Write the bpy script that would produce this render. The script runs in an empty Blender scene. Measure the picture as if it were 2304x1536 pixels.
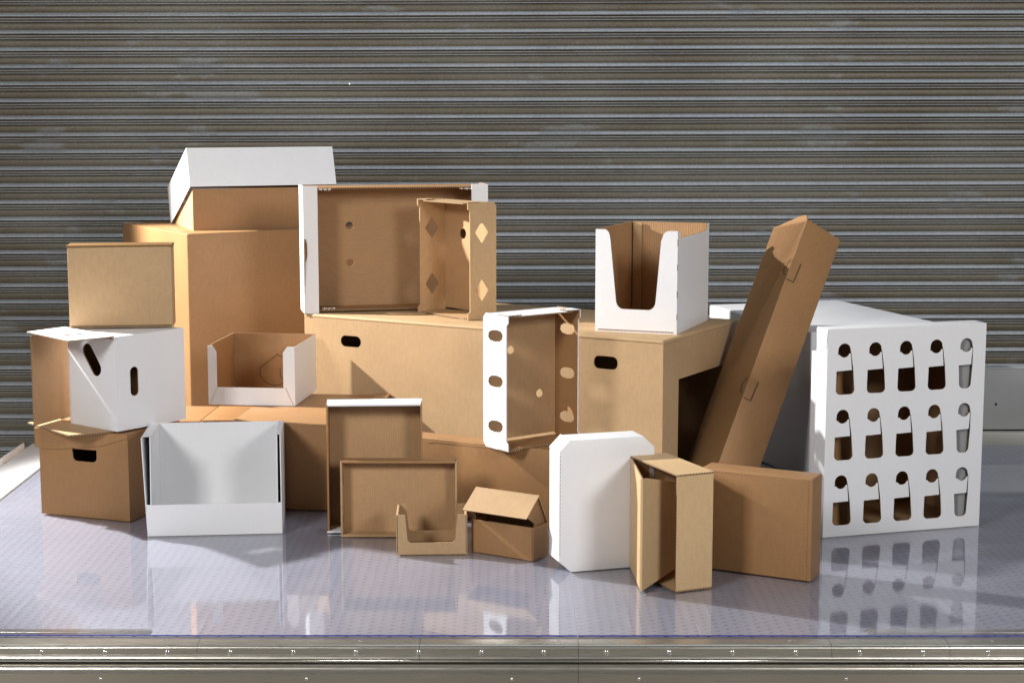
import bpy, bmesh, math, random
from mathutils import Vector, Matrix, noise
from mathutils.geometry import tessellate_polygon
R = math.radians
random.seed(7)
sc = bpy.context.scene

# ------------------------------------------------------------------ camera, world, lamps
cam_d = bpy.data.cameras.new('camera'); cam = bpy.data.objects.new('camera', cam_d)
sc.collection.objects.link(cam); sc.camera = cam
cam.location = (0, 0, 1.25); cam.rotation_euler = (R(90 - 7.9423), R(-0.018), 0)
cam_d.sensor_width = 36; cam_d.lens = 60.742; cam_d.clip_start = .05; cam_d.clip_end = 100

world = bpy.data.worlds.new('World'); sc.world = world; world.use_nodes = True
wn = world.node_tree; bg = wn.nodes['Background']
_tc = wn.nodes.new('ShaderNodeTexCoord'); _sp = wn.nodes.new('ShaderNodeSeparateXYZ'); wn.links.new(_tc.outputs['Generated'], _sp.inputs[0])
def _mr(v, a, b_, lo, hi):
    n = wn.nodes.new('ShaderNodeMapRange'); n.interpolation_type = 'SMOOTHSTEP'
    for k_, x_ in zip(('From Min', 'From Max', 'To Min', 'To Max'), (a, b_, lo, hi)): n.inputs[k_].default_value = x_
    wn.links.new(v, n.inputs['Value']); return n.outputs[0]
_ab = wn.nodes.new('ShaderNodeMath'); _ab.operation = 'ABSOLUTE'; wn.links.new(_sp.outputs['X'], _ab.inputs[0])
_side = _mr(_ab.outputs[0], .08, .30, .35, 1.)
_mx = wn.nodes.new('ShaderNodeMix'); _mx.data_type = 'RGBA'       # warm studio floor below, cool open ceiling above
_mx.inputs['A'].default_value = (1.0, .93, .80, 1); _mx.inputs['B'].default_value = (.40, .42, .45, 1)
wn.links.new(_mr(_sp.outputs['Z'], -.12, .10, 0, 1), _mx.inputs['Factor']); wn.links.new(_mx.outputs['Result'], bg.inputs[0])
_st = wn.nodes.new('ShaderNodeMath'); _st.operation = 'MULTIPLY'; _st.inputs[1].default_value = .33; wn.links.new(_side, _st.inputs[0]); wn.links.new(_st.outputs[0], bg.inputs[1])

def lamp(name, kind, loc, target, energy, col, **kw):
    d = bpy.data.lights.new(name, kind); o = bpy.data.objects.new(name, d)
    sc.collection.objects.link(o); o.location = loc
    o.rotation_euler = (Vector(target) - Vector(loc)).to_track_quat('-Z', 'Y').to_euler()
    d.energy = energy; d.color = col
    for k, v in kw.items(): setattr(d, k, v)
    return o
lamp('key_lamp', 'SPOT', (-3.0, 6.06, 2.16), (.28, 5.12, .30), 1200, (1, .972, .935), spot_size=R(64), spot_blend=.35, shadow_soft_size=.045)
lamp('left_softbox', 'AREA', (-2.9, .2, 3.0), (-.1, 5.1, .2), 47, (1, .98, .96), shape='RECTANGLE', size=1.1, size_y=1.1, spread=R(95))
lamp('right_softbox', 'AREA', (3.0, 0, 2.6), (.3, 5.1, .2), 130, (1, .985, .97), shape='RECTANGLE', size=1.2, size_y=1.2)
lamp('added_cool_fill', 'AREA', (1.2, 6.3, 4.0), (1.2, 7.4, .8), 33, (.74, .87, 1), shape='RECTANGLE', size=4.4, size_y=1.6)  # unseen cool fill, added to give the shutter ribs their sheen

sc.view_settings.view_transform = 'Standard'; sc.view_settings.look = 'None'
sc.view_settings.exposure = 0; sc.view_settings.gamma = 1
sc.cycles.max_bounces = 8; sc.cycles.diffuse_bounces = 4; sc.cycles.transparent_max_bounces = 8
sc.cycles.caustics_reflective = False; sc.cycles.caustics_refractive = False

# ------------------------------------------------------------------ materials
def nm(name):
    m = bpy.data.materials.new(name); m.use_nodes = True; t = m.node_tree
    return m, t, t.nodes['Principled BSDF']
def N(t, kind, **kw):
    n = t.nodes.new(kind)
    for k, v in kw.items():
        if k.startswith('i_'): n.inputs[k[2:].replace('_', ' ')].default_value = v
        else: setattr(n, k, v)
    return n
def board(name, col, var=.06, rough=.6, flute=0., wave_len=.0065, speck=.09, spec=.22, lines=.0):
    """paper liner: fibre specks, faint cloudy tone, flute lines pressed through (uv x runs across the flutes)"""
    m, t, b = nm(name); L = t.links.new
    uv = N(t, 'ShaderNodeTexCoord')
    big = N(t, 'ShaderNodeTexNoise', i_Scale=4., i_Detail=2.); L(uv.outputs['UV'], big.inputs['Vector'])
    mp = N(t, 'ShaderNodeMapping'); mp.inputs['Scale'].default_value = (1, .35, 1); L(uv.outputs['UV'], mp.inputs[0])
    fib = N(t, 'ShaderNodeTexNoise', i_Scale=520., i_Detail=2.); L(mp.outputs[0], fib.inputs['Vector'])
    mid = N(t, 'ShaderNodeTexNoise', i_Scale=90., i_Detail=3.); L(mp.outputs[0], mid.inputs['Vector'])
    wv = N(t, 'ShaderNodeTexWave', wave_type='BANDS', bands_direction='X', wave_profile='SIN', i_Scale=2 * math.pi / wave_len / 20.0, i_Distortion=.6, i_Detail=1.)
    L(uv.outputs['UV'], wv.inputs['Vector'])
    def mul(a, amt):
        n = N(t, 'ShaderNodeMapRange'); n.inputs['From Min'].default_value = .3; n.inputs['From Max'].default_value = .7
        n.inputs['To Min'].default_value = 1 - amt; n.inputs['To Max'].default_value = 1 + amt; L(a, n.inputs['Value']); return n.outputs[0]
    def times(a, c):
        n = N(t, 'ShaderNodeMath', operation='MULTIPLY'); L(a, n.inputs[0]); L(c, n.inputs[1]); return n.outputs[0]
    f = times(times(mul(big.outputs['Fac'], var), mul(fib.outputs['Fac'], speck)), mul(mid.outputs['Fac'], speck * .5))
    if lines:
        n = N(t, 'ShaderNodeMapRange'); n.inputs['To Min'].default_value = 1 - lines; n.inputs['To Max'].default_value = 1 + lines * .3
        L(wv.outputs['Fac'], n.inputs['Value']); f = times(f, n.outputs[0])
    vm = N(t, 'ShaderNodeVectorMath', operation='SCALE'); vm.inputs[0].default_value = col; L(f, vm.inputs['Scale'])
    L(vm.outputs[0], b.inputs['Base Color'])
    b.inputs['Roughness'].default_value = rough; b.inputs['Specular IOR Level'].default_value = spec
    bp = N(t, 'ShaderNodeBump'); bp.inputs['Distance'].default_value = .0006; bp.inputs['Strength'].default_value = .25
    ad = N(t, 'ShaderNodeMath', operation='MULTIPLY_ADD'); L(wv.outputs['Fac'], ad.inputs[0]); ad.inputs[1].default_value = flute; L(mid.outputs['Fac'], ad.inputs[2])
    wb_ = N(t, 'ShaderNodeBump'); wb_.inputs['Distance'].default_value = .010; wb_.inputs['Strength'].default_value = .30   # panels are never quite flat
    L(big.outputs['Fac'], wb_.inputs['Height']); L(wb_.outputs[0], bp.inputs['Normal'])
    L(ad.outputs[0], bp.inputs['Height']); L(bp.outputs[0], b.inputs['Normal'])
    return m
KRAFT = board('kraft_liner', (.46, .305, .165), flute=.25)
KRAFTR = board('brown_kraft_liner', (.34, .182, .078), flute=.2, rough=.48, spec=.3)
KRAFTL = board('light_tan_liner', (.62, .425, .23), flute=.25)
KRAFTV = board('olive_brown_liner', (.18, .097, .033), flute=.2, rough=.5)
KIN = board('kraft_inner_liner', (.45, .275, .14), flute=1.6, lines=.05)
KFL = board('fluted_inner_liner', (.42, .25, .125), flute=2.6, lines=.10, wave_len=.0075)
WHITE = board('white_liner', (.80, .80, .815), var=.012, speck=.02, rough=.45, flute=.22, spec=.4)
WIN = board('white_inner_liner', (.77, .77, .78), var=.015, speck=.02, rough=.6, flute=.5)
SHADEL = board('shaded_white_liner', (.30, .30, .30), var=.03, speck=.03)  # white liner with its shade put into the colour
def edge_mat(name, a, b2):
    m, t, b = nm(name); L = t.links.new
    uv = N(t, 'ShaderNodeTexCoord')
    wv = N(t, 'ShaderNodeTexWave', wave_type='BANDS', bands_direction='X', i_Scale=2 * math.pi / .008 / 20, i_Distortion=3., i_Detail=2.)
    L(uv.outputs['UV'], wv.inputs['Vector'])
    mx = N(t, 'ShaderNodeMix', data_type='RGBA'); mx.inputs['A'].default_value = (*a, 1); mx.inputs['B'].default_value = (*b2, 1)
    L(wv.outputs['Fac'], mx.inputs['Factor']); L(mx.outputs['Result'], b.inputs['Base Color']); b.inputs['Roughness'].default_value = .8
    return m
EDGE = edge_mat('raw_flute_edge', (.10, .05, .022), (.42, .28, .15))
DARK = edge_mat('shadowed_gap', (.03, .018, .01), (.06, .035, .02))

def metal(name, col, rough, metallic=.9, streak=(3, 60, 60), var=.25, bump=.15, scale=6.):
    m, t, b = nm(name); L = t.links.new
    tc = N(t, 'ShaderNodeTexCoord'); mp = N(t, 'ShaderNodeMapping'); mp.inputs['Scale'].default_value = streak
    L(tc.outputs['Object'], mp.inputs[0])
    n1 = N(t, 'ShaderNodeTexNoise', i_Scale=scale, i_Detail=5.); L(mp.outputs[0], n1.inputs['Vector'])
    n2 = N(t, 'ShaderNodeTexNoise', i_Scale=1.7, i_Detail=4.); L(tc.outputs['Object'], n2.inputs['Vector'])
    r = N(t, 'ShaderNodeMapRange'); r.inputs['To Min'].default_value = rough * (1 - var); r.inputs['To Max'].default_value = rough * (1 + var * 1.6)
    L(n1.outputs['Fac'], r.inputs['Value']); L(r.outputs[0], b.inputs['Roughness'])
    c = N(t, 'ShaderNodeMapRange'); c.inputs['From Min'].default_value = .3; c.inputs['From Max'].default_value = .7
    c.inputs['To Min'].default_value = 1 - var * .5; c.inputs['To Max'].default_value = 1 + var * .25; L(n2.outputs['Fac'], c.inputs['Value'])
    vm = N(t, 'ShaderNodeVectorMath', operation='SCALE'); vm.inputs[0].default_value = col; L(c.outputs[0], vm.inputs['Scale'])
    L(vm.outputs[0], b.inputs['Base Color']); b.inputs['Metallic'].default_value = metallic
    bp = N(t, 'ShaderNodeBump'); bp.inputs['Distance'].default_value = .0006; bp.inputs['Strength'].default_value = bump
    L(n1.outputs['Fac'], bp.inputs['Height']); L(bp.outputs[0], b.inputs['Normal'])
    return m
ALU = metal('brushed_aluminium', (.66, .62, .54), .27)
CHROME = metal('bright_steel', (.82, .82, .80), .10)
GREYP = metal('grey_painted_steel', (.42, .43, .43), .45, metallic=.2)
BEIGE = metal('beige_steel', (.46, .45, .40), .45, metallic=.3)
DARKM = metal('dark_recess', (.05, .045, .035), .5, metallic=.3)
WHITEP = metal('white_painted_steel', (.78, .78, .78), .4, metallic=0)

def plate_mat():
    """steel plate with staggered pressed pips"""
    m, t, b = nm('pipped_steel_plate'); L = t.links.new
    tc = N(t, 'ShaderNodeTexCoord'); sp = N(t, 'ShaderNodeSeparateXYZ'); L(tc.outputs['Object'], sp.inputs[0])
    def M(op, a, c=None, c2=None):
        n = N(t, 'ShaderNodeMath', operation=op)
        for i, v in enumerate((a, c, c2)):
            if v is None: continue
            if isinstance(v, (int, float)): n.inputs[i].default_value = v
            else: L(v, n.inputs[i])
        return n.outputs[0]
    x = M('DIVIDE', sp.outputs[0], .0252); y = M('DIVIDE', sp.outputs[1], .029)
    col = M('FLOOR', x); odd = M('MULTIPLY', M('MODULO', M('ABSOLUTE', col), 2.), .5)
    fx = M('SUBTRACT', M('FRACT', x), .5); fy = M('SUBTRACT', M('FRACT', M('ADD', y, odd)), .5)
    d = M('SQRT', M('ADD', M('MULTIPLY', M('MULTIPLY', fx, fx), 7.), M('MULTIPLY', M('MULTIPLY', fy, fy), 22.)))
    dome = M('MAXIMUM', M('SUBTRACT', 1., d), 0.); dome = M('SMOOTH_MIN', dome, .6, .25)
    # the cut slot behind every pip is open and dark
    fy2 = M('SUBTRACT', fy, -.17)
    d2 = M('SQRT', M('ADD', M('MULTIPLY', M('MULTIPLY', fx, fx), 16.), M('MULTIPLY', M('MULTIPLY', fy2, fy2), 150.)))
    slot = N(t, 'ShaderNodeMapRange', interpolation_type='SMOOTHSTEP'); slot.inputs['From Min'].default_value = .6; slot.inputs['From Max'].default_value = 1.
    L(d2, slot.inputs['Value'])
    nz = N(t, 'ShaderNodeTexNoise', i_Scale=2.2, i_Detail=5.); L(tc.outputs['Object'], nz.inputs['Vector'])
    n2 = N(t, 'ShaderNodeMapRange'); n2.inputs['To Min'].default_value = .85; n2.inputs['To Max'].default_value = 1.12; L(nz.outputs['Fac'], n2.inputs['Value'])
    mx = N(t, 'ShaderNodeMix', data_type='RGBA'); mx.inputs['A'].default_value = (.10, .10, .12, 1); mx.inputs['B'].default_value = (.37, .372, .41, 1)
    L(slot.outputs[0], mx.inputs['Factor'])
    vm = N(t, 'ShaderNodeVectorMath', operation='SCALE'); L(mx.outputs['Result'], vm.inputs[0]); L(n2.outputs[0], vm.inputs['Scale'])
    L(vm.outputs[0], b.inputs['Base Color'])
    b.inputs['Metallic'].default_value = .2; b.inputs['Roughness'].default_value = .5
    bp = N(t, 'ShaderNodeBump'); bp.inputs['Distance'].default_value = .0022; bp.inputs['Strength'].default_value = .55
    L(dome, bp.inputs['Height']); L(bp.outputs[0], b.inputs['Normal'])
    return m
PLATE = plate_mat()
def vinyl_mat():
    m = bpy.data.materials.new('clear_vinyl'); m.use_nodes = True; t = m.node_tree; L = t.links.new
    t.nodes.remove(t.nodes['Principled BSDF']); out = t.nodes['Material Output']
    tr = N(t, 'ShaderNodeBsdfTransparent'); tr.inputs[0].default_value = (.93, .935, .985, 1)
    gl = N(t, 'ShaderNodeBsdfGlossy'); gl.inputs['Roughness'].default_value = .035; gl.inputs['Color'].default_value = (.98, .98, 1, 1)
    lw = N(t, 'ShaderNodeLayerWeight'); lw.inputs['Blend'].default_value = .5
    pw = N(t, 'ShaderNodeMath', operation='POWER'); L(lw.outputs['Facing'], pw.inputs[0]); pw.inputs[1].default_value = 4.6
    fr = N(t, 'ShaderNodeMath', operation='MULTIPLY_ADD'); L(pw.outputs[0], fr.inputs[0]); fr.inputs[1].default_value = .93; fr.inputs[2].default_value = .055
    tc = N(t, 'ShaderNodeTexCoord'); mp = N(t, 'ShaderNodeMapping'); mp.inputs['Scale'].default_value = (1, .5, 1); L(tc.outputs['Object'], mp.inputs[0])
    nz = N(t, 'ShaderNodeTexNoise', i_Scale=4., i_Detail=2.); L(mp.outputs[0], nz.inputs['Vector'])
    bp = N(t, 'ShaderNodeBump'); bp.inputs['Distance'].default_value = .0012; bp.inputs['Strength'].default_value = .25
    L(nz.outputs['Fac'], bp.inputs['Height']); L(bp.outputs[0], gl.inputs['Normal'])
    di = N(t, 'ShaderNodeBsdfDiffuse'); di.inputs[0].default_value = (.7, .72, .85, 1)
    def sn(scale, st, a_, b2_, lo, hi, rot=0.):
        mq = N(t, 'ShaderNodeMapping'); mq.inputs['Scale'].default_value = st; mq.inputs['Rotation'].default_value = (0, 0, R(rot)); L(tc.outputs['Object'], mq.inputs[0])
        n_ = N(t, 'ShaderNodeTexNoise', i_Scale=scale, i_Detail=4.); L(mq.outputs[0], n_.inputs['Vector'])
        r_ = N(t, 'ShaderNodeMapRange'); L(n_.outputs['Fac'], r_.inputs['Value'])
        for k_, x_ in zip(('From Min', 'From Max', 'To Min', 'To Max'), (a_, b2_, lo, hi)): r_.inputs[k_].default_value = x_
        return r_.outputs[0]
    L(sn(2.5, (1, .6, 1), .35, .7, .02, .10), gl.inputs['Roughness'])
    ad1 = N(t, 'ShaderNodeMath', operation='ADD'); L(sn(7, (14, .5, 1), .62, .75, .03, .16, 24), ad1.inputs[0]); L(sn(3, (1, 1, 1), .5, .8, .0, .08), ad1.inputs[1])
    m1 = N(t, 'ShaderNodeMixShader'); L(ad1.outputs[0], m1.inputs[0]); L(tr.outputs[0], m1.inputs[1]); L(di.outputs[0], m1.inputs[2])
    mx = N(t, 'ShaderNodeMixShader'); L(fr.outputs[0], mx.inputs[0]); L(m1.outputs[0], mx.inputs[1]); L(gl.outputs[0], mx.inputs[2])
    L(mx.outputs[0], out.inputs[0]); return m
VINYL = vinyl_mat()
m, t, b = nm('blue_vinyl_edge'); b.inputs['Base Color'].default_value = (.035, .042, .26, 1); b.inputs['Roughness'].default_value = .3; BLUE = m

def shutter_mat(name, ca, cb, rl, rh, met):
    m, t, b = nm(name); L = t.links.new
    tc = N(t, 'ShaderNodeTexCoord')
    def noi(scale, st, det=5., rough=.55):
        mp = N(t, 'ShaderNodeMapping'); mp.inputs['Scale'].default_value = st; L(tc.outputs['Object'], mp.inputs[0])
        n = N(t, 'ShaderNodeTexNoise', i_Scale=scale, i_Detail=det, i_Roughness=rough); L(mp.outputs[0], n.inputs['Vector']); return n.outputs['Fac']
    def rng(v, a, c, lo, hi):
        n = N(t, 'ShaderNodeMapRange'); n.inputs['From Min'].default_value = a; n.inputs['From Max'].default_value = c
        n.inputs['To Min'].default_value = lo; n.inputs['To Max'].default_value = hi; L(v, n.inputs['Value']); return n.outputs[0]
    dust = noi(1.1, (1, 1, 1.6)); streak = noi(3.2, (1.6, 1, 24), 5., .65); scuff = noi(1.6, (1.2, 1, 3.2), 7., .62); fine = noi(80, (1, 1, 1), 3.)
    a = N(t, 'ShaderNodeMix', data_type='RGBA'); a.inputs['A'].default_value = (*ca, 1); a.inputs['B'].default_value = (*cb, 1)
    L(rng(dust, .35, .62, 0, 1), a.inputs['Factor'])
    b2 = N(t, 'ShaderNodeMix', data_type='RGBA'); L(a.outputs['Result'], b2.inputs['A']); b2.inputs['B'].default_value = (.26, .27, .275, 1)
    L(rng(scuff, .575, .63, 0, .55), b2.inputs['Factor'])
    c = N(t, 'ShaderNodeMix', data_type='RGBA'); L(b2.outputs['Result'], c.inputs['A']); c.inputs['B'].default_value = (.05, .045, .035, 1)
    L(rng(streak, .62, .70, 0, .6), c.inputs['Factor'])
    vm = N(t, 'ShaderNodeVectorMath', operation='SCALE'); L(c.outputs['Result'], vm.inputs[0]); L(rng(fine, .3, .7, .86, 1.14), vm.inputs['Scale'])
    L(vm.outputs[0], b.inputs['Base Color']); b.inputs['Metallic'].default_value = met
    L(rng(dust, .3, .7, rl, rh), b.inputs['Roughness'])
    return m
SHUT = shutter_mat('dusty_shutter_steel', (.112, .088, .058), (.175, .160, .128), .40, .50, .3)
SHUTR = shutter_mat('sheen_shutter_rib', (.34, .36, .385), (.43, .45, .47), .36, .44, .15)  # cool sheen of the ribs put into a lighter blue-grey colour

# ------------------------------------------------------------------ mesh builder
class MB:
    def __init__(s): s.v = []; s.f = []; s.uv = []; s.mi = []; s.mats = []
    def mat(s, m):
        if m not in s.mats: s.mats.append(m)
        return s.mats.index(m)
    def face(s, pts, uvs, m):
        i = len(s.v); s.v += [tuple(p) for p in pts]; s.f.append(list(range(i, i + len(pts)))); s.uv.append(uvs); s.mi.append(s.mat(m))
    def panel(s, poly, holes=(), o=(0, 0, 0), u=(1, 0, 0), v=(0, 0, 1), th=.004, out=None, inn=None, edge=None, raw='', flute='u', holeedge=None):
        """a sheet of board: outline poly (u,v) with holes, standing at o; its outer face looks along u x v, thickness goes inward.
        raw: which sides ('l','r','t','b') show the cut flutes ('a' = all)"""
        out = out or KRAFT; inn = inn or KIN; edge = edge or EDGE; holeedge = holeedge or edge
        o = Vector(o); u = Vector(u).normalized(); v = Vector(v).normalized(); n = u.cross(v)
        def area(p): return sum(p[i][0] * p[(i + 1) % len(p)][1] - p[(i + 1) % len(p)][0] * p[i][1] for i in range(len(p)))
        poly = list(poly); poly = poly if area(poly) > 0 else poly[::-1]
        hs = [list(h) if area(h) < 0 else list(h)[::-1] for h in holes]
        loops = [poly] + hs; flat = [p for l in loops for p in l]
        tri = tessellate_polygon([[Vector((p[0], p[1], 0)) for p in l] for l in loops])
        P = lambda p, k: o + u * p[0] + v * p[1] - n * (th * k)
        U = lambda p: (p[0], p[1]) if flute == 'u' else (p[1], p[0])
        base = len(s.v)
        s.v += [tuple(P(p, 0)) for p in flat] + [tuple(P(p, 1)) for p in flat]; nf = len(flat)
        for a in tri:
            a = list(a); q = [flat[i] for i in a]
            if area(q) < 0: a = a[::-1]
            s.f.append([base + i for i in a]); s.uv.append([U(flat[i]) for i in a]); s.mi.append(s.mat(out))
            b = a[::-1]; s.f.append([base + nf + i for i in b]); s.uv.append([U(flat[i]) for i in b]); s.mi.append(s.mat(inn))
        x0 = min(p[0] for p in poly); x1 = max(p[0] for p in poly); y0 = min(p[1] for p in poly); y1 = max(p[1] for p in poly)
        k = 0
        for li, l in enumerate(loops):
            acc = 0
            for i in range(len(l)):
                j = (i + 1) % len(l); a, b = k + i, k + j; pa, pb = l[i], l[j]; ln = math.dist(pa, pb)
                s.f.append([base + a, base + nf + a, base + nf + b, base + b])
                s.uv.append([(acc, 0), (acc, th), (acc + ln, th), (acc + ln, 0)]); acc += ln
                mt = holeedge
                if li == 0:
                    mt = edge; e = 1e-4
                    if raw != 'a':
                        for side, on in (('l', abs(pa[0] - x0) < e and abs(pb[0] - x0) < e), ('r', abs(pa[0] - x1) < e and abs(pb[0] - x1) < e),
                                         ('b', abs(pa[1] - y0) < e and abs(pb[1] - y0) < e), ('t', abs(pa[1] - y1) < e and abs(pb[1] - y1) < e)):
                            if on and side not in raw: mt = out
                s.mi.append(s.mat(mt))
            k += len(l)
    def box(s, x0, y0, z0, x1, y1, z1, m):
        v = [(x, y, z) for z in (z0, z1) for y in (y0, y1) for x in (x0, x1)]
        for q, ax in (((0, 1, 5, 4), (0, 2)), ((1, 3, 7, 5), (1, 2)), ((3, 2, 6, 7), (0, 2)), ((2, 0, 4, 6), (1, 2)), ((4, 5, 7, 6), (0, 1)), ((2, 3, 1, 0), (0, 1))):
            s.face([v[i] for i in q], [(v[i][ax[0]], v[i][ax[1]]) for i in q], m)
    def build(s, name, parent=None, bevel=0., smooth=False):
        me = bpy.data.meshes.new(name); me.from_pydata(s.v, [], s.f)
        for m in s.mats: me.materials.append(m)
        uvl = me.uv_layers.new(name='UVMap'); i = 0
        for p, uvs, mi in zip(me.polygons, s.uv, s.mi):
            p.material_index = mi; p.use_smooth = smooth
            for k, li in enumerate(p.loop_indices): uvl.data[li].uv = uvs[k]
        me.validate(); me.update()
        if bevel:
            bm = bmesh.new(); bm.from_mesh(me); bmesh.ops.remove_doubles(bm, verts=bm.verts, dist=1e-5)
            bmesh.ops.recalc_face_normals(bm, faces=bm.faces)
            es = [e for e in bm.edges if len(e.link_faces) == 2 and e.calc_face_angle(0) > .5]
            bmesh.ops.bevel(bm, geom=es, offset=bevel, segments=3, profile=.5, affect='EDGES', clamp_overlap=True)
            for f in bm.faces: f.smooth = True
            bm.to_mesh(me); bm.free()
            me.set_sharp_from_angle(angle=R(60))
        o = bpy.data.objects.new(name, me); sc.collection.objects.link(o)
        if parent: o.parent = parent
        return o

def thing(name, label, cat, loc=(0, 0, 0), yaw=0., group=None):
    o = bpy.data.objects.new(name, None); sc.collection.objects.link(o); o.empty_display_size = .05
    o.location = loc; o.rotation_euler = (0, 0, yaw); o['label'] = label; o['category'] = cat
    if group: o['group'] = group
    return o
def tag(o, label, cat=None, group=None):
    o['label'] = label
    if cat: o['category'] = cat
    if group: o['group'] = group
    return o
rect = lambda x0, y0, x1, y1: [(x0, y0), (x1, y0), (x1, y1), (x0, y1)]
def rrect(cx, cy, w, h, r, n=6, ang=0.):
    p = []
    for qx, qy, a0 in ((1, 1, 0), (-1, 1, 90), (-1, -1, 180), (1, -1, 270)):
        for i in range(n + 1):
            a = R(a0 + 90 * i / n); p.append((qx * (w / 2 - r) + r * math.cos(a), qy * (h / 2 - r) + r * math.sin(a)))
    c, s_ = math.cos(ang), math.sin(ang)
    return [(cx + x * c - y * s_, cy + x * s_ + y * c) for x, y in p]
circ = lambda cx, cy, rx, ry=None, n=28: [(cx + rx * math.cos(2 * math.pi * i / n), cy + (ry or rx) * math.sin(2 * math.pi * i / n)) for i in range(n)]
def arc(cx, cy, r, a0, a1, n=8, ry=None): return [(cx + r * math.cos(R(a0 + (a1 - a0) * i / n)), cy + (ry or r) * math.sin(R(a0 + (a1 - a0) * i / n))) for i in range(n + 1)]
X, Y, Z = Vector((1, 0, 0)), Vector((0, 1, 0)), Vector((0, 0, 1))
# local frame of a box: x along its front, y to its back, z up. Helpers for its six walls (outer faces outward):
def front(mb, poly, w, d, H, holes=(), **k): mb.panel(poly, holes, (0, 0, 0), X, Z, **k)
def back(mb, poly, w, d, H, holes=(), **k): mb.panel([(w - x, y) for x, y in poly], [[(w - x, y) for x, y in h] for h in holes], (w, d, 0), -X, Z, **k)
def left(mb, poly, w, d, H, holes=(), **k): mb.panel([(d - x, y) for x, y in poly], [[(d - x, y) for x, y in h] for h in holes], (0, d, 0), -Y, Z, **k)
def right(mb, poly, w, d, H, holes=(), **k): mb.panel(poly, holes, (w, 0, 0), Y, Z, **k)
def top(mb, poly, w, d, H, holes=(), **k): mb.panel(poly, holes, (0, 0, H), X, Y, **k)
def bottom(mb, poly, w, d, H, holes=(), **k): mb.panel([(x, d - y) for x, y in poly], [[(x, d - y) for x, y in h] for h in holes], (0, d, 0), X, -Y, **k)
def solid(w, d, H, m, z0=0., x0=0., y0=0.):
    mb = MB(); mb.box(x0, y0, z0, x0 + w, y0 + d, z0 + H, m); return mb
def strip(pts, wd, m, n=(0, -1, 0), th=.0008):
    """a thin raised line or crease ridge along pts"""
    mb = MB(); n = Vector(n)
    for a, b in zip(pts[:-1], pts[1:]):
        a, b = Vector(a), Vector(b); t_ = (b - a).normalized(); s_ = n.cross(t_).normalized() * wd / 2
        q = [a - s_, b - s_, b + s_, a + s_]; q2 = [p + n * th for p in q]
        L_ = (b - a).length
        mb.face(q2 if (q2[1] - q2[0]).cross(q2[3] - q2[0]).dot(n) > 0 else q2[::-1], [(0, 0), (L_, 0), (L_, wd), (0, wd)], m)
        for i in range(4):
            j = (i + 1) % 4; mb.face([q[i], q[j], q2[j], q2[i]], [(0, 0), (.01, 0), (.01, th), (0, th)], m)
    return mb

E0 = .0006   # boards rest this far above what carries them

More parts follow.
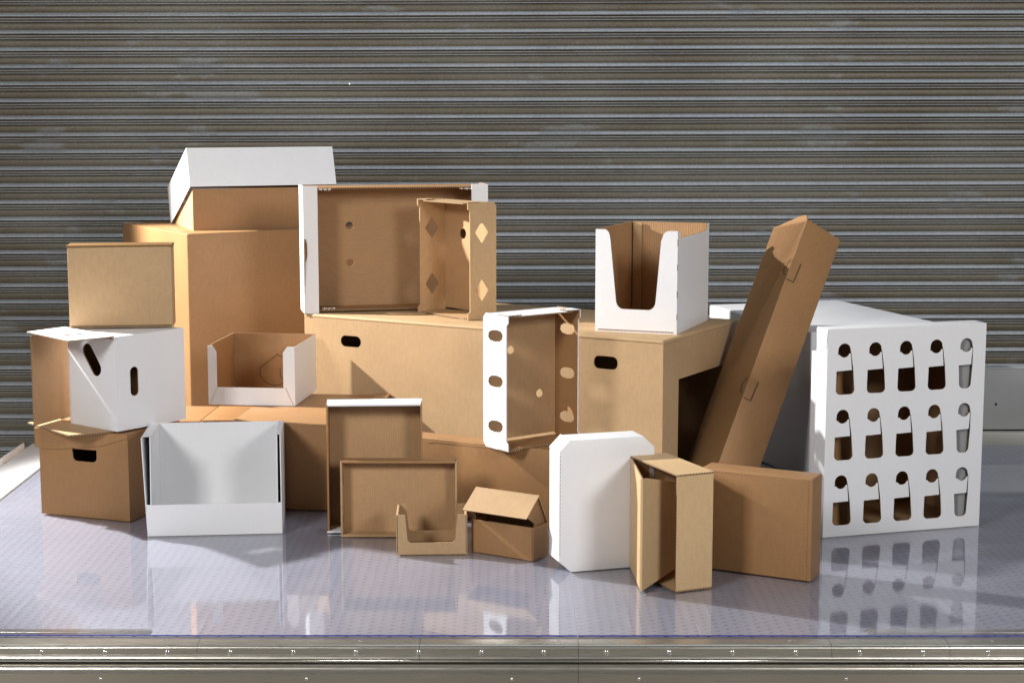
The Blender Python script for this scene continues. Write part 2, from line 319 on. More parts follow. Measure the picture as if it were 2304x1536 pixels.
# ------------------------------------------------------------------ roller shutter behind
def shutter():
    root = thing('roller_shutter', 'worn grey brown steel roller shutter of horizontal ribbed slats filling the background', 'shutter', (0, 7.4, -.6))
    root.rotation_euler = (0, R(-.17), R(-.3))
    pitch = .0716
    prof = [(0, .003), (.012, -.001), (.04, -.0045), (.08, -.008), (.12, -.0108), (.16, -.0125), (.195, -.0125), (.22, -.009), (.238, -.002), (.25, .005), (.262, .005), (.28, .0), (.31, -.004), (.34, -.0055),
            (.365, -.004), (.38, .001), (.40, .002), (.455, .001), (.475, -.0035), (.50, -.0055), (.52, -.004), (.535, .003), (.55, .006), (.565, .002), (.60, .0), (.70, -.001), (.85, -.001), (.97, .0)]
    nslat = 46; xs = [-3.4 + 6.8 * i / 90 for i in range(91)]
    verts = []; 
    zs = [(k + t_) * pitch for k in range(nslat) for t_, _ in prof]; ys = [y for _ in range(nslat) for _, y in prof]
    zs = zs[::1]; ztop = nslat * pitch
    for i, (z, y) in enumerate(zip(zs, ys)):
        k = i // len(prof)
        for x in xs:
            w = noise.noise(Vector((x * .9, k * .37, 1.3))) * .0022 + noise.noise(Vector((x * 2.7, k * 1.7, 5))) * .0003
            verts.append((x, y + w, ztop - z + noise.noise(Vector((x * .5, k * .2, 9))) * .0015))
    nx = len(xs); faces = [(i * nx + j, (i + 1) * nx + j, (i + 1) * nx + j + 1, i * nx + j + 1) for i in range(len(zs) - 1) for j in range(nx - 1)]
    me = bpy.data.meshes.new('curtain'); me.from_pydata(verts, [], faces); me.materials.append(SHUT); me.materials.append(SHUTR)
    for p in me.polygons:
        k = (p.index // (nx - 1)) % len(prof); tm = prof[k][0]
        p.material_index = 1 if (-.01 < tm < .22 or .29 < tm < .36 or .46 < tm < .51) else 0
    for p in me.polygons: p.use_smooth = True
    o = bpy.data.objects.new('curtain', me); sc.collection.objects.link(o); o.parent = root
    def riv(x, z, r, name='rivet'):
        bm = bmesh.new(); bmesh.ops.create_uvsphere(bm, u_segments=14, v_segments=8, radius=r)
        me = bpy.data.meshes.new(name); bm.to_mesh(me); bm.free(); me.materials.append(CHROME)
        for p in me.polygons: p.use_smooth = True
        q = bpy.data.objects.new(name, me); sc.collection.objects.link(q); q.parent = root; q.location = (x, -.014, z); q.scale = (1, .5, 1)
    riv((793 - 1152) / 3887 * 7.38, 1.32 + .6, .0065)
    # ring pull near the upper right corner
    bm = bmesh.new(); n1, n2, R1, R2 = 24, 8, .014, .0035
    vs = [[bm.verts.new(((R1 + R2 * math.cos(2 * math.pi * b / n2)) * math.cos(2 * math.pi * a / n1), R2 * math.sin(2 * math.pi * b / n2), (R1 + R2 * math.cos(2 * math.pi * b / n2)) * math.sin(2 * math.pi * a / n1))) for b in range(n2)] for a in range(n1)]
    for a in range(n1):
        for b in range(n2): bm.faces.new((vs[a][b], vs[(a + 1) % n1][b], vs[(a + 1) % n1][(b + 1) % n2], vs[a][(b + 1) % n2])).smooth = True
    me = bpy.data.meshes.new('ring_pull'); bm.to_mesh(me); bm.free(); me.materials.append(CHROME)
    q = bpy.data.objects.new('ring_pull', me); sc.collection.objects.link(q); q.parent = root; q.location = (2.165, -.018, 2.50 - .004 - .0); q.rotation_euler = (R(8), 0, 0)
shutter()

# ------------------------------------------------------------------ table
tb = thing('work_table', 'long steel table with a pipped plate top and aluminium front rails', 'table')
mb = MB(); mb.box(-1.62, 3.945, -.03, 2.4, 6.25, -.006, PLATE); mb.box(-1.40, 6.25, -.03, 1.66, 6.9, -.0061, PLATE); mb.build('table_top', tb)
mb = MB(); mb.box(-1.765, 3.6, -.25, -1.6205, 6.24, .002, WHITEP); mb.build('side_rail', tb, bevel=.006)
mb = MB(); mb.box(-1.775, 5.86, -.2, -1.7655, 6.15, .022, WHITEP); mb.build('end_bracket', tb, bevel=.004)
mb = MB(); mb.box(1.67, 6.2505, -.03, 3.2, 6.28, .042, BEIGE); mb.build('back_rail', tb, bevel=.004)
def extrude_x(prof, x0, x1, m, name, parent, nseg=60, smooth=True):
    vs = []; xs = [x0 + (x1 - x0) * i / nseg for i in range(nseg + 1)]
    for y, z in prof:
        for x in xs:
            w = noise.noise(Vector((x * 1.3, z * 40, 3))) * .0004
            vs.append((x, y + w, z + w))
    n = nseg + 1; fs = [(i * n + j, (i + 1) * n + j, (i + 1) * n + j + 1, i * n + j + 1) for i in range(len(prof) - 1) for j in range(nseg)]
    me = bpy.data.meshes.new(name); me.from_pydata(vs, [], fs); me.materials.append(m)
    for p in me.polygons: p.use_smooth = smooth
    if smooth: me.set_sharp_from_angle(angle=R(35))
    o = bpy.data.objects.new(name, me); sc.collection.objects.link(o); o.parent = parent; return o
PX = lambda z: z
rail1 = [(3.9445, -.004), (3.944, -.0045), (3.895, -.0055), (3.889, -.0068), (3.8855, -.0095), (3.884, -.013), (3.884, -.0165), (3.885, -.0175),
         (3.8845, -.0195), (3.8845, -.0275), (3.883, -.0295), (3.880, -.032), (3.8785, -.0355), (3.880, -.0375), (3.90, -.0385), (3.93, -.040)]
rail2 = [(3.93, -.0395), (3.93, -.0505), (3.895, -.0515), (3.887, -.0525), (3.885, -.0545), (3.8855, -.0575), (3.883, -.063), (3.8765, -.0675), (3.874, -.069), (3.8725, -.0705), (3.873, -.0725), (3.8735, -.074), (3.8735, -.16), (3.88, -.30)]
SEAM = .155
def rail(name, prof, breaks, gap=.0009):
    p = None
    for i, (a, b_) in enumerate(zip(breaks[:-1], breaks[1:])):
        q = extrude_x(prof, a + gap / 2, b_ - gap / 2, ALU, name, tb, nseg=max(8, int((b_ - a) * 20)))
        p = p or q
    return p
upper = rail('upper_rail', rail1, [-1.75, -.733, -.215, SEAM, .745, 1.02, 1.9])
lower = rail('lower_rail', rail2, [-1.75, SEAM, 1.9])
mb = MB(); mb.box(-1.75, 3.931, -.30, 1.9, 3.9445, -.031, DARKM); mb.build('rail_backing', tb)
# bright rod between the rails
bm = bmesh.new(); bmesh.ops.create_cone(bm, cap_ends=True, segments=16, radius1=.0037, radius2=.0037, depth=3.65)
me = bpy.data.meshes.new('rod'); bm.to_mesh(me); bm.free(); me.materials.append(CHROME)
for p in me.polygons: p.use_smooth = True
rod = bpy.data.objects.new('rod', me); sc.collection.objects.link(rod); rod.parent = tb; rod.location = (.075, 3.889, -.0435); rod.rotation_euler = (0, R(90), 0)
# domed screws
def dome_mesh(r):
    bm = bmesh.new(); bmesh.ops.create_uvsphere(bm, u_segments=16, v_segments=10, radius=r)
    for f in bm.faces: f.smooth = True
    me = bpy.data.meshes.new('screw_head'); bm.to_mesh(me); bm.free(); me.materials.append(CHROME); return me
sm = dome_mesh(.0062); sm2 = dome_mesh(.0042)
for px in (60, 207, 352, 498, 645, 790, 935, 1081, 1226, 1372, 1517, 1664, 1811, 1960, 2107, 2258):
    o = bpy.data.objects.new('screw_head', sm); sc.collection.objects.link(o); o.parent = upper; o.location = ((px - 1152) / 3887 * 3.9, 3.8845, -.0215); o.scale = (1, .6, 1)
for px in (198, 676, 1152, 1447, 1928):
    o = bpy.data.objects.new('screw_head', sm2); sc.collection.objects.link(o); o.parent = lower; o.location = ((px - 1152) / 3887 * 3.9, 3.8735, -.083); o.scale = (1, .6, 1)
for px in (345, 801, 1258, 1337, 1798, 2268):
    o = bpy.data.objects.new('screw_head', sm2); sc.collection.objects.link(o); o.parent = upper; o.location = ((px - 1152) / 3887 * 3.93, 3.92, -.0048); o.scale = (1, 1, .35)
# flat trim bars near the front corners, under the sheet
for x0, x1 in ((-1.6, (310 - 1152) / 3887 * 3.98), ((1978 - 1152) / 3887 * 3.98, 2.3)):
    mb = MB(); mb.box(x0, 3.972, -.0058, x1, 3.998, -.0005, ALU); mb.build('trim_bar', tb, bevel=.002)
# clear vinyl sheets
for nme, x0, x1, lab in (('vinyl_sheet', -1.618, SEAM - .001, 'clear glossy vinyl sheet with a blue front edge under the left and middle boxes'),
                         ('vinyl_sheet', SEAM + .001, 2.4, 'clear glossy vinyl sheet with a blue front edge under the boxes on the right')):
    r_ = thing(nme, lab, 'vinyl sheet', (0, 0, 0), 0, 'clear vinyl sheets on the table')
    mb = MB(); mb.face([(x0, 3.946, 0), (x1, 3.946, 0), (x1, 5.87, 0), (x0, 5.87, 0)], [(0, 0), (1, 0), (1, 1), (0, 1)], VINYL); mb.build('clear_surface', r_)
    mb = MB(); mb.box(x0, 3.9435, -.0024, x1, 3.9462, .0003, BLUE); mb.build('blue_edge', r_)

# grey cabinet behind on the right
gc = thing('equipment_cabinet', 'low grey steel cabinet with a small round hole behind the table at right', 'cabinet', (1.80, 6.5, 0))
def zat(py, Y_):   # height of an image row at depth Y_ (pitch 7.94 deg)
    v_ = (768 - py) / 3887.5; a = R(7.9423); return 1.25 + Y_ * (v_ * math.cos(a) - math.sin(a)) / (math.cos(a) + v_ * math.sin(a))
za, zb_ = zat(965, 6.5), zat(828, 6.5)
mb = MB(); hx = (2257 - 1152) / 3887 * 6.5 - 1.80; hz = zat(909, 6.5)
front(mb, rect(-.35, za, 1.2, zb_), 0, 0, 0, [circ(hx, hz, .0055)], th=.003, out=GREYP, inn=DARKM, edge=GREYP)
mb.box(-.35, .004, za, 1.2, .05, zb_ - .002, DARKM); mb.build('cabinet_body', gc)
mb = MB(); mb.box(-.355, -.004, zb_ - .0015, 1.2, .056, zb_ + .003, GREYP); mb.build('cabinet_lid', gc, bevel=.002)
mb = MB(); mb.box(-.35, .03, zat(980, 6.5) - .1, 1.2, .3, za - .001, DARKM); mb.build('plinth', gc)

# ------------------------------------------------------------------ boxes
def root_of(q, name, label, cat, group=None): return thing(name, label, cat, (q[0], q[1], q[6] + E0), q[2], group)
Q = {"A": [-1.4368, 5.1575, -0.3407, 0.3104, 0.3001, 0.2625, 0.0], "S": [0.8971, 4.8627, 0.2895, 0.5117, 0.0669, 0.6052, 0.0], "Q": [0.5055, 4.5422, -0.4795, 0.3119, 0.083, 0.2742, 0.0], "P": [0.4202, 4.3012, 0.4074, 0.1059, 0.2563, 0.3074, 0.0], "N": [-0.1135, 4.7117, -0.552, 0.2021, 0.08, 0.0922, 0.0], "M": [-0.3207, 4.672, 0.0377, 0.1969, 0.1385, 0.1127, 0.0], "T": [-0.7142, 5.9, -0.5248, 1.3592, 0.5938, 0.5238, 0.0], "D": [-1.1587, 6.15, 0.5712, 0.72, 0.6525, 0.7783, 0.0], "B": [-1.0544, 4.8744, 0.0976, 0.3873, 0.280, 0.281, 0.0], "U": [-1.1739, 5.055, 0.8951, 0.2648, 0.2235, 0.2808, 0.2725], "V": [-1.3475, 5.2203, 0.1165, 0.3109, 0.1, 0.2488, 0.5613], "X": [-0.866, 5.222, -0.10, 0.412, 0.54, 0.27, 0.0], "W": [-0.9854, 5.5337, -0.1082, 0.2868, 0.3148, 0.1923, 0.2712], "E": [-1.1593, 6.2853, 0.361, 0.544, 0.3981, 0.1514, 0.7783], "F": [-0.7115, 5.8842, 0.2137, 0.6426, 0.14, 0.436, 0.5238], "G": [-0.3245, 5.9156, -0.8897, 0.2845, 0.1196, 0.3913, 0.5238], "I": [0.2643, 5.4461, -0.3599, 0.2673, 0.3937, 0.3233, 0.5238], "J": [-0.343, 5.198, -0.4675, 0.6412, 0.0802, 0.235, 0.0], "H": [-0.0117, 4.9386, 0.6407, 0.2698, 0.1218, 0.3982, 0.235], "K": [-0.5371, 4.9146, 0.0555, 0.2776, 0.085, 0.3789, 0.0], "L": [-0.4941, 4.8669, -0.0077, 0.3362, 0.05, 0.2232, 0.0], "O": [0.1256, 4.482, 0.2877, 0.2698, 0.087, 0.3581, 0.0]}
def dims(k): q = Q[k]; return q, q[3], q[4], q[5]
T4 = .004
CB = 'cardboard box'

# D: tall carton behind
q, w, d, H = dims('D'); r = root_of(q, 'tall_carton', 'tallest brown carton at the back left under the box with the raised white lid', CB)
solid(w, d, H, KRAFTR).build('carton_body', r, bevel=.006)
strip([(.006, .30, H), (.03, .30, H), (.035, 0.02, H)], .0025, EDGE, (0, 0, 1)).build('flap_seam', r)

# E: brown base with a raised white lid
q, w, d, H = dims('E'); r = root_of(q, 'lidded_box', 'brown box with a white lid tipped open on top of the tall carton', CB)
mb = MB()
front(mb, rect(0, 0, w, H), w, d, H, out=KRAFTR, raw='t'); back(mb, rect(0, 0, w, H * .3), w, d, H, out=KRAFTR, raw='t')
left(mb, [(T4, 0), (d - T4, 0), (d - T4, H * .1), (T4, H)], w, d, H, out=KRAFT, raw='a'); right(mb, [(T4, 0), (d - T4, 0), (d - T4, H * .1), (T4, H)], w, d, H, out=KRAFT, raw='a')
bottom(mb, rect(T4, T4, w - T4, d - T4), w, d, H); mb.build('base', r)
dg = Vector((0, -d, H)).normalized(); nn = Vector((0, H, d)).normalized(); Ld = math.hypot(d, H); hl = .148
ov = .012; o0 = Vector((0, d, 0)) + Z * .004
mb = MB()
A0 = o0 - X * ov - dg * .02; Ll = Ld + .035; W2 = w + ov - .010
mb.panel(rect(0, 0, W2, Ll), (), A0 + nn * hl, X, -dg * -1, th=T4, out=WHITE, inn=KIN) if False else mb.panel(rect(0, 0, W2, Ll), (), A0 + nn * hl + dg * Ll, X, -dg, th=T4, out=WHITE, inn=KIN)
mb.build('lid_top', r)
lt = MB(); lt.panel(rect(0, 0, W2, hl - T4), (), A0 + dg * Ll, X, nn, th=T4, out=WHITE, inn=KIN, raw='b')   # front wall of the lid
lt.panel(rect(0, 0, Ll - T4, hl - T4), (), A0, dg, nn, th=T4, out=WHITE, inn=KIN, raw='b') if False else None
lt.panel(rect(T4, 0, Ll, hl - T4), (), A0 + dg * (Ll), -dg, nn, th=-T4, out=WHITE, inn=KIN, raw='b')       # left wall (faces -x)
lt.panel(rect(T4, 0, Ll, hl - T4), (), A0 + dg * Ll + X * W2, -dg, nn, th=T4, out=WHITE, inn=KIN, raw='b')  # right wall
lt.build('lid_walls', r)

# T: long trunk box
q, w, d, H = dims('T'); r = root_of(q, 'long_carton', 'big long tan carton with two hand holes carrying the trays and the white bin', CB)
mb = MB()
def inv_front(k, px, py):
    """point on the front plane of box k seen at an image pixel -> local (x, z)"""
    q = Q[k]; a = R(7.9423); u_ = (px - 1152) / 3887.5; v_ = (768 - py) / 3887.5
    D = Vector((u_, math.cos(a) + v_ * math.sin(a), v_ * math.cos(a) - math.sin(a)))
    n = Vector((-math.sin(q[2]), math.cos(q[2]), 0)); o = Vector((q[0], q[1], q[6])); c = Vector((0, 0, 1.25))
    t_ = (o - c).dot(n) / D.dot(n); p = c + D * t_ - o
    return p.dot(Vector((math.cos(q[2]), math.sin(q[2]), 0))), p.z
h1 = inv_front('T', 789.5, 768.5); h2 = inv_front('T', 1363, 816)
Hh = H - .004
front(mb, rect(0, 0, w, Hh), w, d, H, [rrect(*h1, .083, .038, .0185), rrect(*h2, .083, .041, .0185)])
left(mb, rect(T4, 0, d - T4, Hh), w, d, H)
back(mb, rect(0, 0, w, Hh), w, d, H)
bottom(mb, rect(T4, T4, w - T4, d - T4), w, d, H)
right(mb, rect(T4, 0, d - T4, Hh), w, d, H, [rect(.115, .03, d - .1, H - .135)])
mb.build('carton_body', r)
# rounded folded top
mb = MB(); mb.box(-.0015, -.0015, H - .014, w + .0015, d + .0015, H, KRAFT); mb.build('top_panel', r, bevel=.009)
strip([(.02, d * .33, H), (w * .98, d * .33, H)], .003, EDGE, (0, 0, 1), .0006).build('flap_seam', r)
mb = MB(); mb.panel(rect(0, 0, .115, .062), (), (w + .0012, .002, H - .076), Y, Z, th=.0012, out=KRAFT, raw='a'); mb.build('corner_flap', r)

# T2: white carton behind
r = thing('white_carton', 'large plain white carton lying behind the perforated white box', CB, (.7305, 6.354, E0), R(18))
mb = MB(); mb.box(0, -.80, 0, .53, 0, .5, WHITE); mb.build('carton_body', r, bevel=.006)
mb = MB(); mb.panel(rect(.0, .0, .19, .07), (), (.004, -.195 + .19, .43), -Y, Z, th=.0015, out=WHITE, inn=WHITE, edge=WHITE)
mb.build('side_flap', r)

# low brown box behind the archive box
r = thing('low_carton', 'low brown carton half hidden behind the archive box and the white display tray', CB, (-1.18, 5.60, E0), R(-3))
solid(.155, .28, .205, KRAFTR).build('carton_body', r, bevel=.004)
solid(.13, .26, .208, KRAFTR, x0=.158, y0=.01).build('carton_flap', r, bevel=.004)

# A: archive box
q, w, d, H = dims('A'); r = root_of(q, 'archive_box', 'brown archive box with one hand hole at the bottom of the left stack', CB)
mb = MB(); hz = inv_front('A', 190, 1025)
hole = [(hz[0] - .043, hz[1] + .0185), (hz[0] + .043, hz[1] + .0185), *arc(hz[0] + .028, hz[1] - .004, .015, 0, -90), *arc(hz[0] - .026, hz[1] - .004, .015, -90, -180)]
i_ = .006
front(mb, rect(0, 0, w, H - .003), w, d, H, [hole], out=KRAFTR); back(mb, rect(0, 0, w, H - .003), w, d, H, out=KRAFTR)
left(mb, rect(T4, 0, d - T4, H - .003), w, d, H, out=KRAFTR); right(mb, rect(T4, 0, d - T4, H - .003), w, d, H, out=KRAFTR)
bottom(mb, rect(T4, T4, w - T4, d - T4), w, d, H, out=KRAFTR); mb.build('box_body', r)
mb = MB(); mb.box(-.014, -.0045, H - .0025, w + .002, d + .003, H + .003, KRAFTR)
mb.panel([(-.012, H - .056), (.03, H - .060), (.06, H - .058), (.22, H - .038), (.27, H - .022), (w + .001, H - .010), (w + .001, H - .0025), (-.012, H - .0025)], (), (0, -.0045, 0), X, Z, th=.004, out=KRAFTR, raw='b')
mb.panel(rect(0, H - .055, .06, H - .0025), (), (-.012, .055, 0), -Y, Z, th=.003, out=KRAFTR, raw='b')
mb.build('lid', r)

# U: white box with oblique hand hole, flaps folded out
q, w, d, H = dims('U'); r = root_of(q, 'handled_box', 'white carton with two slanted hand holes and open brown lined flaps in the left stack', CB)
mb = MB(); hf = inv_front('U', 302.5, 858)
front(mb, rect(0, 0, w, H), w, d, H, [rrect(hf[0], hf[1], .030, .088, .0145)], out=WHITE)
# left face, slanted slot through two layers
sl = rrect(d * .46, H * .77, .026, .088, .0125, ang=R(-54))
left(mb, rect(T4, 0, d - .002, H - .004), w, d, H, [rrect(d * .49, H * .735, .046, .108, .0225, ang=R(-38))], out=WHITE)
back(mb, rect(0, 0, w, H), w, d, H, out=WHITE); right(mb, rect(T4, 0, d - T4, H), w, d, H, out=WHITE)
bottom(mb, rect(T4, T4, w - T4, d - T4), w, d, H, out=WHITE); top(mb, rect(.0, .0, w, d), w, d, H + .0035, th=.0035, out=WHITE, raw='')
mb.build('box_body', r)
ri = Matrix.Translation((q[0], q[1], 0)) @ Matrix.Rotation(q[2], 4, 'Z'); ri = ri.inverted()
loc = lambda x, y: tuple((ri @ Vector((x, y, 0)))[:2])
tf = [loc(*p) for p in ((-1.172, 5.046), (-1.285, 4.948), (-1.458, 5.146), (-1.372, 5.262))]
mb = MB(); sc_ = loc(-1.30, 5.085); mb.panel(tf, [rrect(sc_[0], sc_[1], .02, .07, .0095, ang=R(75))], (0, 0, H + .0075), X, Y, th=.0035, out=WHITE, inn=KIN, raw='a', holeedge=EDGE); mb.build('top_flap', r)
bf = [loc(*p) for p in ((-1.185, 5.075), (-1.306, 5.005), (-1.485, 5.213), (-1.40, 5.27))]
mb = MB(); mb.panel(bf, (), (0, 0, -.0005), X, Y, th=.004, out=KRAFT, inn=WHITE, raw='a'); mb.build('bottom_flap', r)
a_, b_ = Vector((*loc(-1.440, 5.128), 0)), Vector((*loc(-1.372, 5.305), 0)); ln = (b_ - a_).length
mb = MB(); mb.panel(rect(0, .004, ln, H - .004), (), a_, b_ - a_, Z, th=.0045, out=KIN, inn=WHITE, raw='lr'); mb.build('side_flap', r)

# V: small brown carton on top
q, w, d, H = dims('V'); r = root_of(q, 'carton', 'plain tan carton on top of the left stack', CB)
solid(w, d, H, KRAFT, z0=0).build('carton_body', r, bevel=.0025)
mb = MB(); mb.box(-.003, .0, H - .006, w + .0015, d + .001, H + .003, KRAFTV); mb.build('top_flap', r, bevel=.0015)
strip([(.004, -.0002, .005), (w - .004, -.0002, .005)], .003, DARK, (0, -1, 0), .0004).build('bottom_seam', r)

# X: brown carton under the small white tray
q, w, d, H = dims('X'); w = .405; r = root_of(q, 'flat_top_carton', 'brown carton standing under the small white display tray', CB)
solid(w, d, H, KRAFTR, z0=0).build('carton_body', r, bevel=.003)
mb = MB(); mb.box(w - .045, d - .075, H + .0003, w + .002, d + .001, H + .0045, KRAFTR); mb.build('top_flap', r, bevel=.001)

# W: small white display tray
q, w, d, H = dims('W'); r = root_of(q, 'display_tray', 'small white display tray with a brown inside standing on the brown carton', 'display tray')
t3 = .003
lip = inv_front('W', 560, 872)[1]
mb = MB()
sideL = [(0, 0), (d, 0), (d, H), (d * .42, H * .97), (.0, H * .93)]
left(mb, [(t3, 0), (d, 0), (d, H), (.05, H * 1.0), (t3, H * .93)], w, d, H, out=WHITE, inn=KRAFTR, raw='t', th=t3)
right(mb, [(t3, 0), (d, 0), (d, H), (t3, H * 1.0)], w, d, H, out=WHITE, inn=KRAFTR, raw='t', th=t3)
back(mb, rect(t3, 0, w - t3, H), w, d, H, out=WHITE, inn=KIN, raw='t', th=t3)
bottom(mb, rect(t3, t3, w - t3, d - t3), w, d, H, out=WHITE, inn=KRAFTR, th=t3); mb.build('tray_body', r)
mb = MB()
front(mb, [(0, 0), (.004, 0), (.029, lip), (.029, H * .90), (.016, H * 1.0), (0, H * 1.0)], w, d, H, out=WHITE, inn=WHITE, th=t3, edge=WHITE); mb.build('corner_strip', r); mb = MB()
front(mb, [(w, 0), (w - .004, 0), (w - .030, lip), (w - .038, lip), (w - .038, H * .90), (w - .024, H * 1.0), (w, H * 1.0)], w, d, H, out=WHITE, inn=WHITE, th=t3, edge=WHITE)
mb.build('corner_strip', r)
mb = MB(); mb.panel([(.006, 0), (w - .006, 0), (w - .031, lip), (.030, lip)], (), (0, -.002, 0), X, Z, th=t3, out=WHITE, inn=KRAFT, raw='t'); mb.build('front_lip', r)
for cx in (.50, .745):   # half round tear-open cuts in the back wall
    a0 = [(w * cx + .055 * math.cos(R(a)), d - t3 - .0006, H * .36 + .055 * math.sin(R(a))) for a in range(200, 345, 10)]
    a0 = [(w * cx - .052, d - t3 - .0006, H * .38)] + a0[:] + [(w * cx + .03, d - t3 - .0006, H * .58), (w * cx + .012, d - t3 - .0006, H * .62)]
    strip(a0, .0018, DARK, (0, -1, 0), .0005).build('tear_cut', r)
strip([(w * .5 - .052, d - t3 - .0006, H * .38), (w * .5 + .012, d - t3 - .0006, H * .64)], .0018, DARK, (0, -1, 0), .0005).build('tear_cut', r)

# B: big white display tray
q, w, d, H = dims('B'); r = root_of(q, 'display_tray', 'large all white open fronted display tray on the table at front left', 'display tray')
lip = .092; w0 = w
mb = MB()
front(mb, rect(0, 0, w, lip), w, d, H, out=WHITE, inn=WIN, raw='', th=.004, edge=WHITE); mb.build('front_lip', r)
mb = MB(); back(mb, rect(0, 0, w, H), w, d, H, out=WHITE, inn=WIN, edge=WHITE); bottom(mb, rect(T4, T4, w - T4, d - T4), w, d, H, out=WHITE, inn=WIN); mb.build('tray_body', r)
HS = .284
def sidewall(sgn, off, flare, name, h2=HS, v0=.004, top_in=.03):
    mb = MB(); x = (w if sgn > 0 else 0) - sgn * off
    poly = [(v0, 0), (d - .004, 0), (d - .004, H), (top_in, h2), (v0 + .004, lip)]
    ax = Vector((sgn * flare, 0, 1)).normalized()
    if sgn > 0: mb.panel(poly, (), (x, 0, 0), Y, ax, th=.0028, out=WHITE, inn=WIN, edge=WIN)
    else: mb.panel([(d - a, b) for a, b in poly], (), (x, d, 0), -Y, ax, th=.0028, out=WHITE, inn=WIN, edge=WIN)
    return mb.build(name, r)
sidewall(-1, .0, .052, 'side_wall'); sidewall(-1, .010, -.0, 'inner_side_wall'); sidewall(1, 0, -.006, 'side_wall'); sidewall(1, .0115, .0, 'inner_side_wall')
for x0, x1 in ((-.0135, .0125), (w - .0135, w - .001)):
    mb = MB(); mb.panel([(0, 0), (x1 - x0, 0), (x1 - x0, .235), (0, .235)], (), (x0, .055, HS - .001), X, (Vector((0, d - .06, H - HS))).normalized(), th=.0012, out=WHITE, inn=WHITE, edge=WHITE)
    mb.build('folded_top', r)

# K and L: leaning trays
def tray(k, name, label, outer, rimmat, sidem, lean=2.2):
    q, w, d, H = dims(k); r = root_of(q, name, label, 'tray')
    r.rotation_euler = (0, 0, q[2])
    th = .006
    mb = MB()
    mb.panel(rect(0, 0, w, H), (), (w, d, 0), -X, Z, th=.003, out=outer, inn=KIN); mb.build('tray_floor', r)
    mb = MB(); left(mb, rect(.0, .0, d - .003, H), w, d, H, th=th, out=sidem, inn=sidem, edge=sidem); mb.build('tray_wall', r, bevel=.0018)
    mb = MB(); right(mb, rect(.0, .0, d - .003, H), w, d, H, th=th, out=sidem, inn=sidem, edge=sidem); mb.build('tray_wall', r, bevel=.0018)
    return r, q, w, d, H
r, q, w, d, H = tray('K', 'shallow_tray', 'tall upright brown tray with white top and bottom edges leaning behind the smaller tray', WHITE, WHITE, KRAFTR)
mb = MB(); mb.panel([(.004, 0), (w - .004, 0), (w + .001, d), (-.001, d)][::1], (), (0, 0, H + .0006), X, (Y + Z * .02).normalized(), th=.006, out=WHITE, inn=KIN, edge=WHITE); mb.build('top_wall', r, bevel=.0015)
mb = MB(); mb.panel([(-.002, -.006), (w + .002, -.006), (w - .008, d - .004), (.008, d - .004)], (), (0, 0, .0062), X, Y, th=.005, out=WHITE, inn=WHITE, edge=WHITE); mb.build('bottom_wall', r, bevel=.0012)
r, q, w, d, H = tray('L', 'shallow_tray', 'small wide all brown tray standing on edge in front of the taller tray', KRAFT, KRAFT, KRAFT)
mb = MB(); mb.box(.001, 0, H - .006, w - .001, d - .003, H, KRAFTR); mb.build('top_wall', r, bevel=.0015)
mb = MB(); mb.box(.001, -.0005, 0.0, w - .001, d - .003, .006, KRAFT); mb.build('bottom_wall', r, bevel=.0015)
for sx in (.0066, w - .0066):
    for z0, z1 in ((.035, .06), (H - .075, H - .035)):
        strip([(sx, .018, z0), (sx, .022, (z0 + z1) / 2), (sx, .018, z1)], .0022, DARK, (1 if sx < .1 else -1, 0, 0), .0004).build('lock_tab_cut', r)

# J: flat carton behind the trays
q, w, d, H = dims('J'); r = root_of(q, 'perforated_carton', 'long low brown carton with a wavy perforated top behind the small trays', CB)
mb = MB(); mb.box(0, 0, 0, w, d, H, KRAFTR); mb.build('carton_body', r, bevel=.003)
pts = [(.13 + i * .0105, .012 + (.003 if i % 2 else -.002) + .00005 * i, H) for i in range(46)]
strip(pts, .0016, EDGE, (0, 0, 1), .0005).build('perforated_seam', r)
strip([(.10, -.0001, H - .016)] + [(.12 + i * .0105, -.0001, H - .013 + (.0012 if i % 2 else 0)) for i in range(20)], .0010, EDGE, (0, -1, 0), .0003).build('perforated_seam', r)

# crates standing on end
def bevelled_side(L_, D_, c=.013, s_=.006):
    """crate side seen flat: floor edge at x=D_, rim at x=0 with the notched stacking corners"""
    return [(0, 0), (D_ - c, 0), (D_, c), (D_, L_ - c), (D_ - c, L_), (0, L_), (0, L_ - .022), (.009, L_ - .030), (.009, .030), (0, .022)]
octo = lambda cx, cy, rx, ry: [(cx + rx * a, cy + ry * b) for a, b in ((1, -.35), (.95, .35), (.55, .85), (-.15, 1), (-.75, .85), (-1, .35), (-.95, -.35), (-.6, -.85), (.15, -1), (.75, -.85))]
dia = lambda cx, cy, rx, ry: [(cx + rx * (1 if i == 0 else -1 if i == 2 else 0), cy + ry * (1 if i == 1 else -1 if i == 3 else 0)) for i in range(4)]
def round_poly(p, f=.12, n=3):
    o = []
    for i in range(len(p)):
        a, b, c = Vector(p[i - 1]), Vector(p[i]), Vector(p[(i + 1) % len(p)])
        s0, s1 = b + (a - b) * f, b + (c - b) * f
        for k in range(n + 1):
            t_ = k / n; o.append(tuple((s0 * (1 - t_) + b * t_) * (1 - t_) + (b * (1 - t_) + s1 * t_) * t_))
    return o
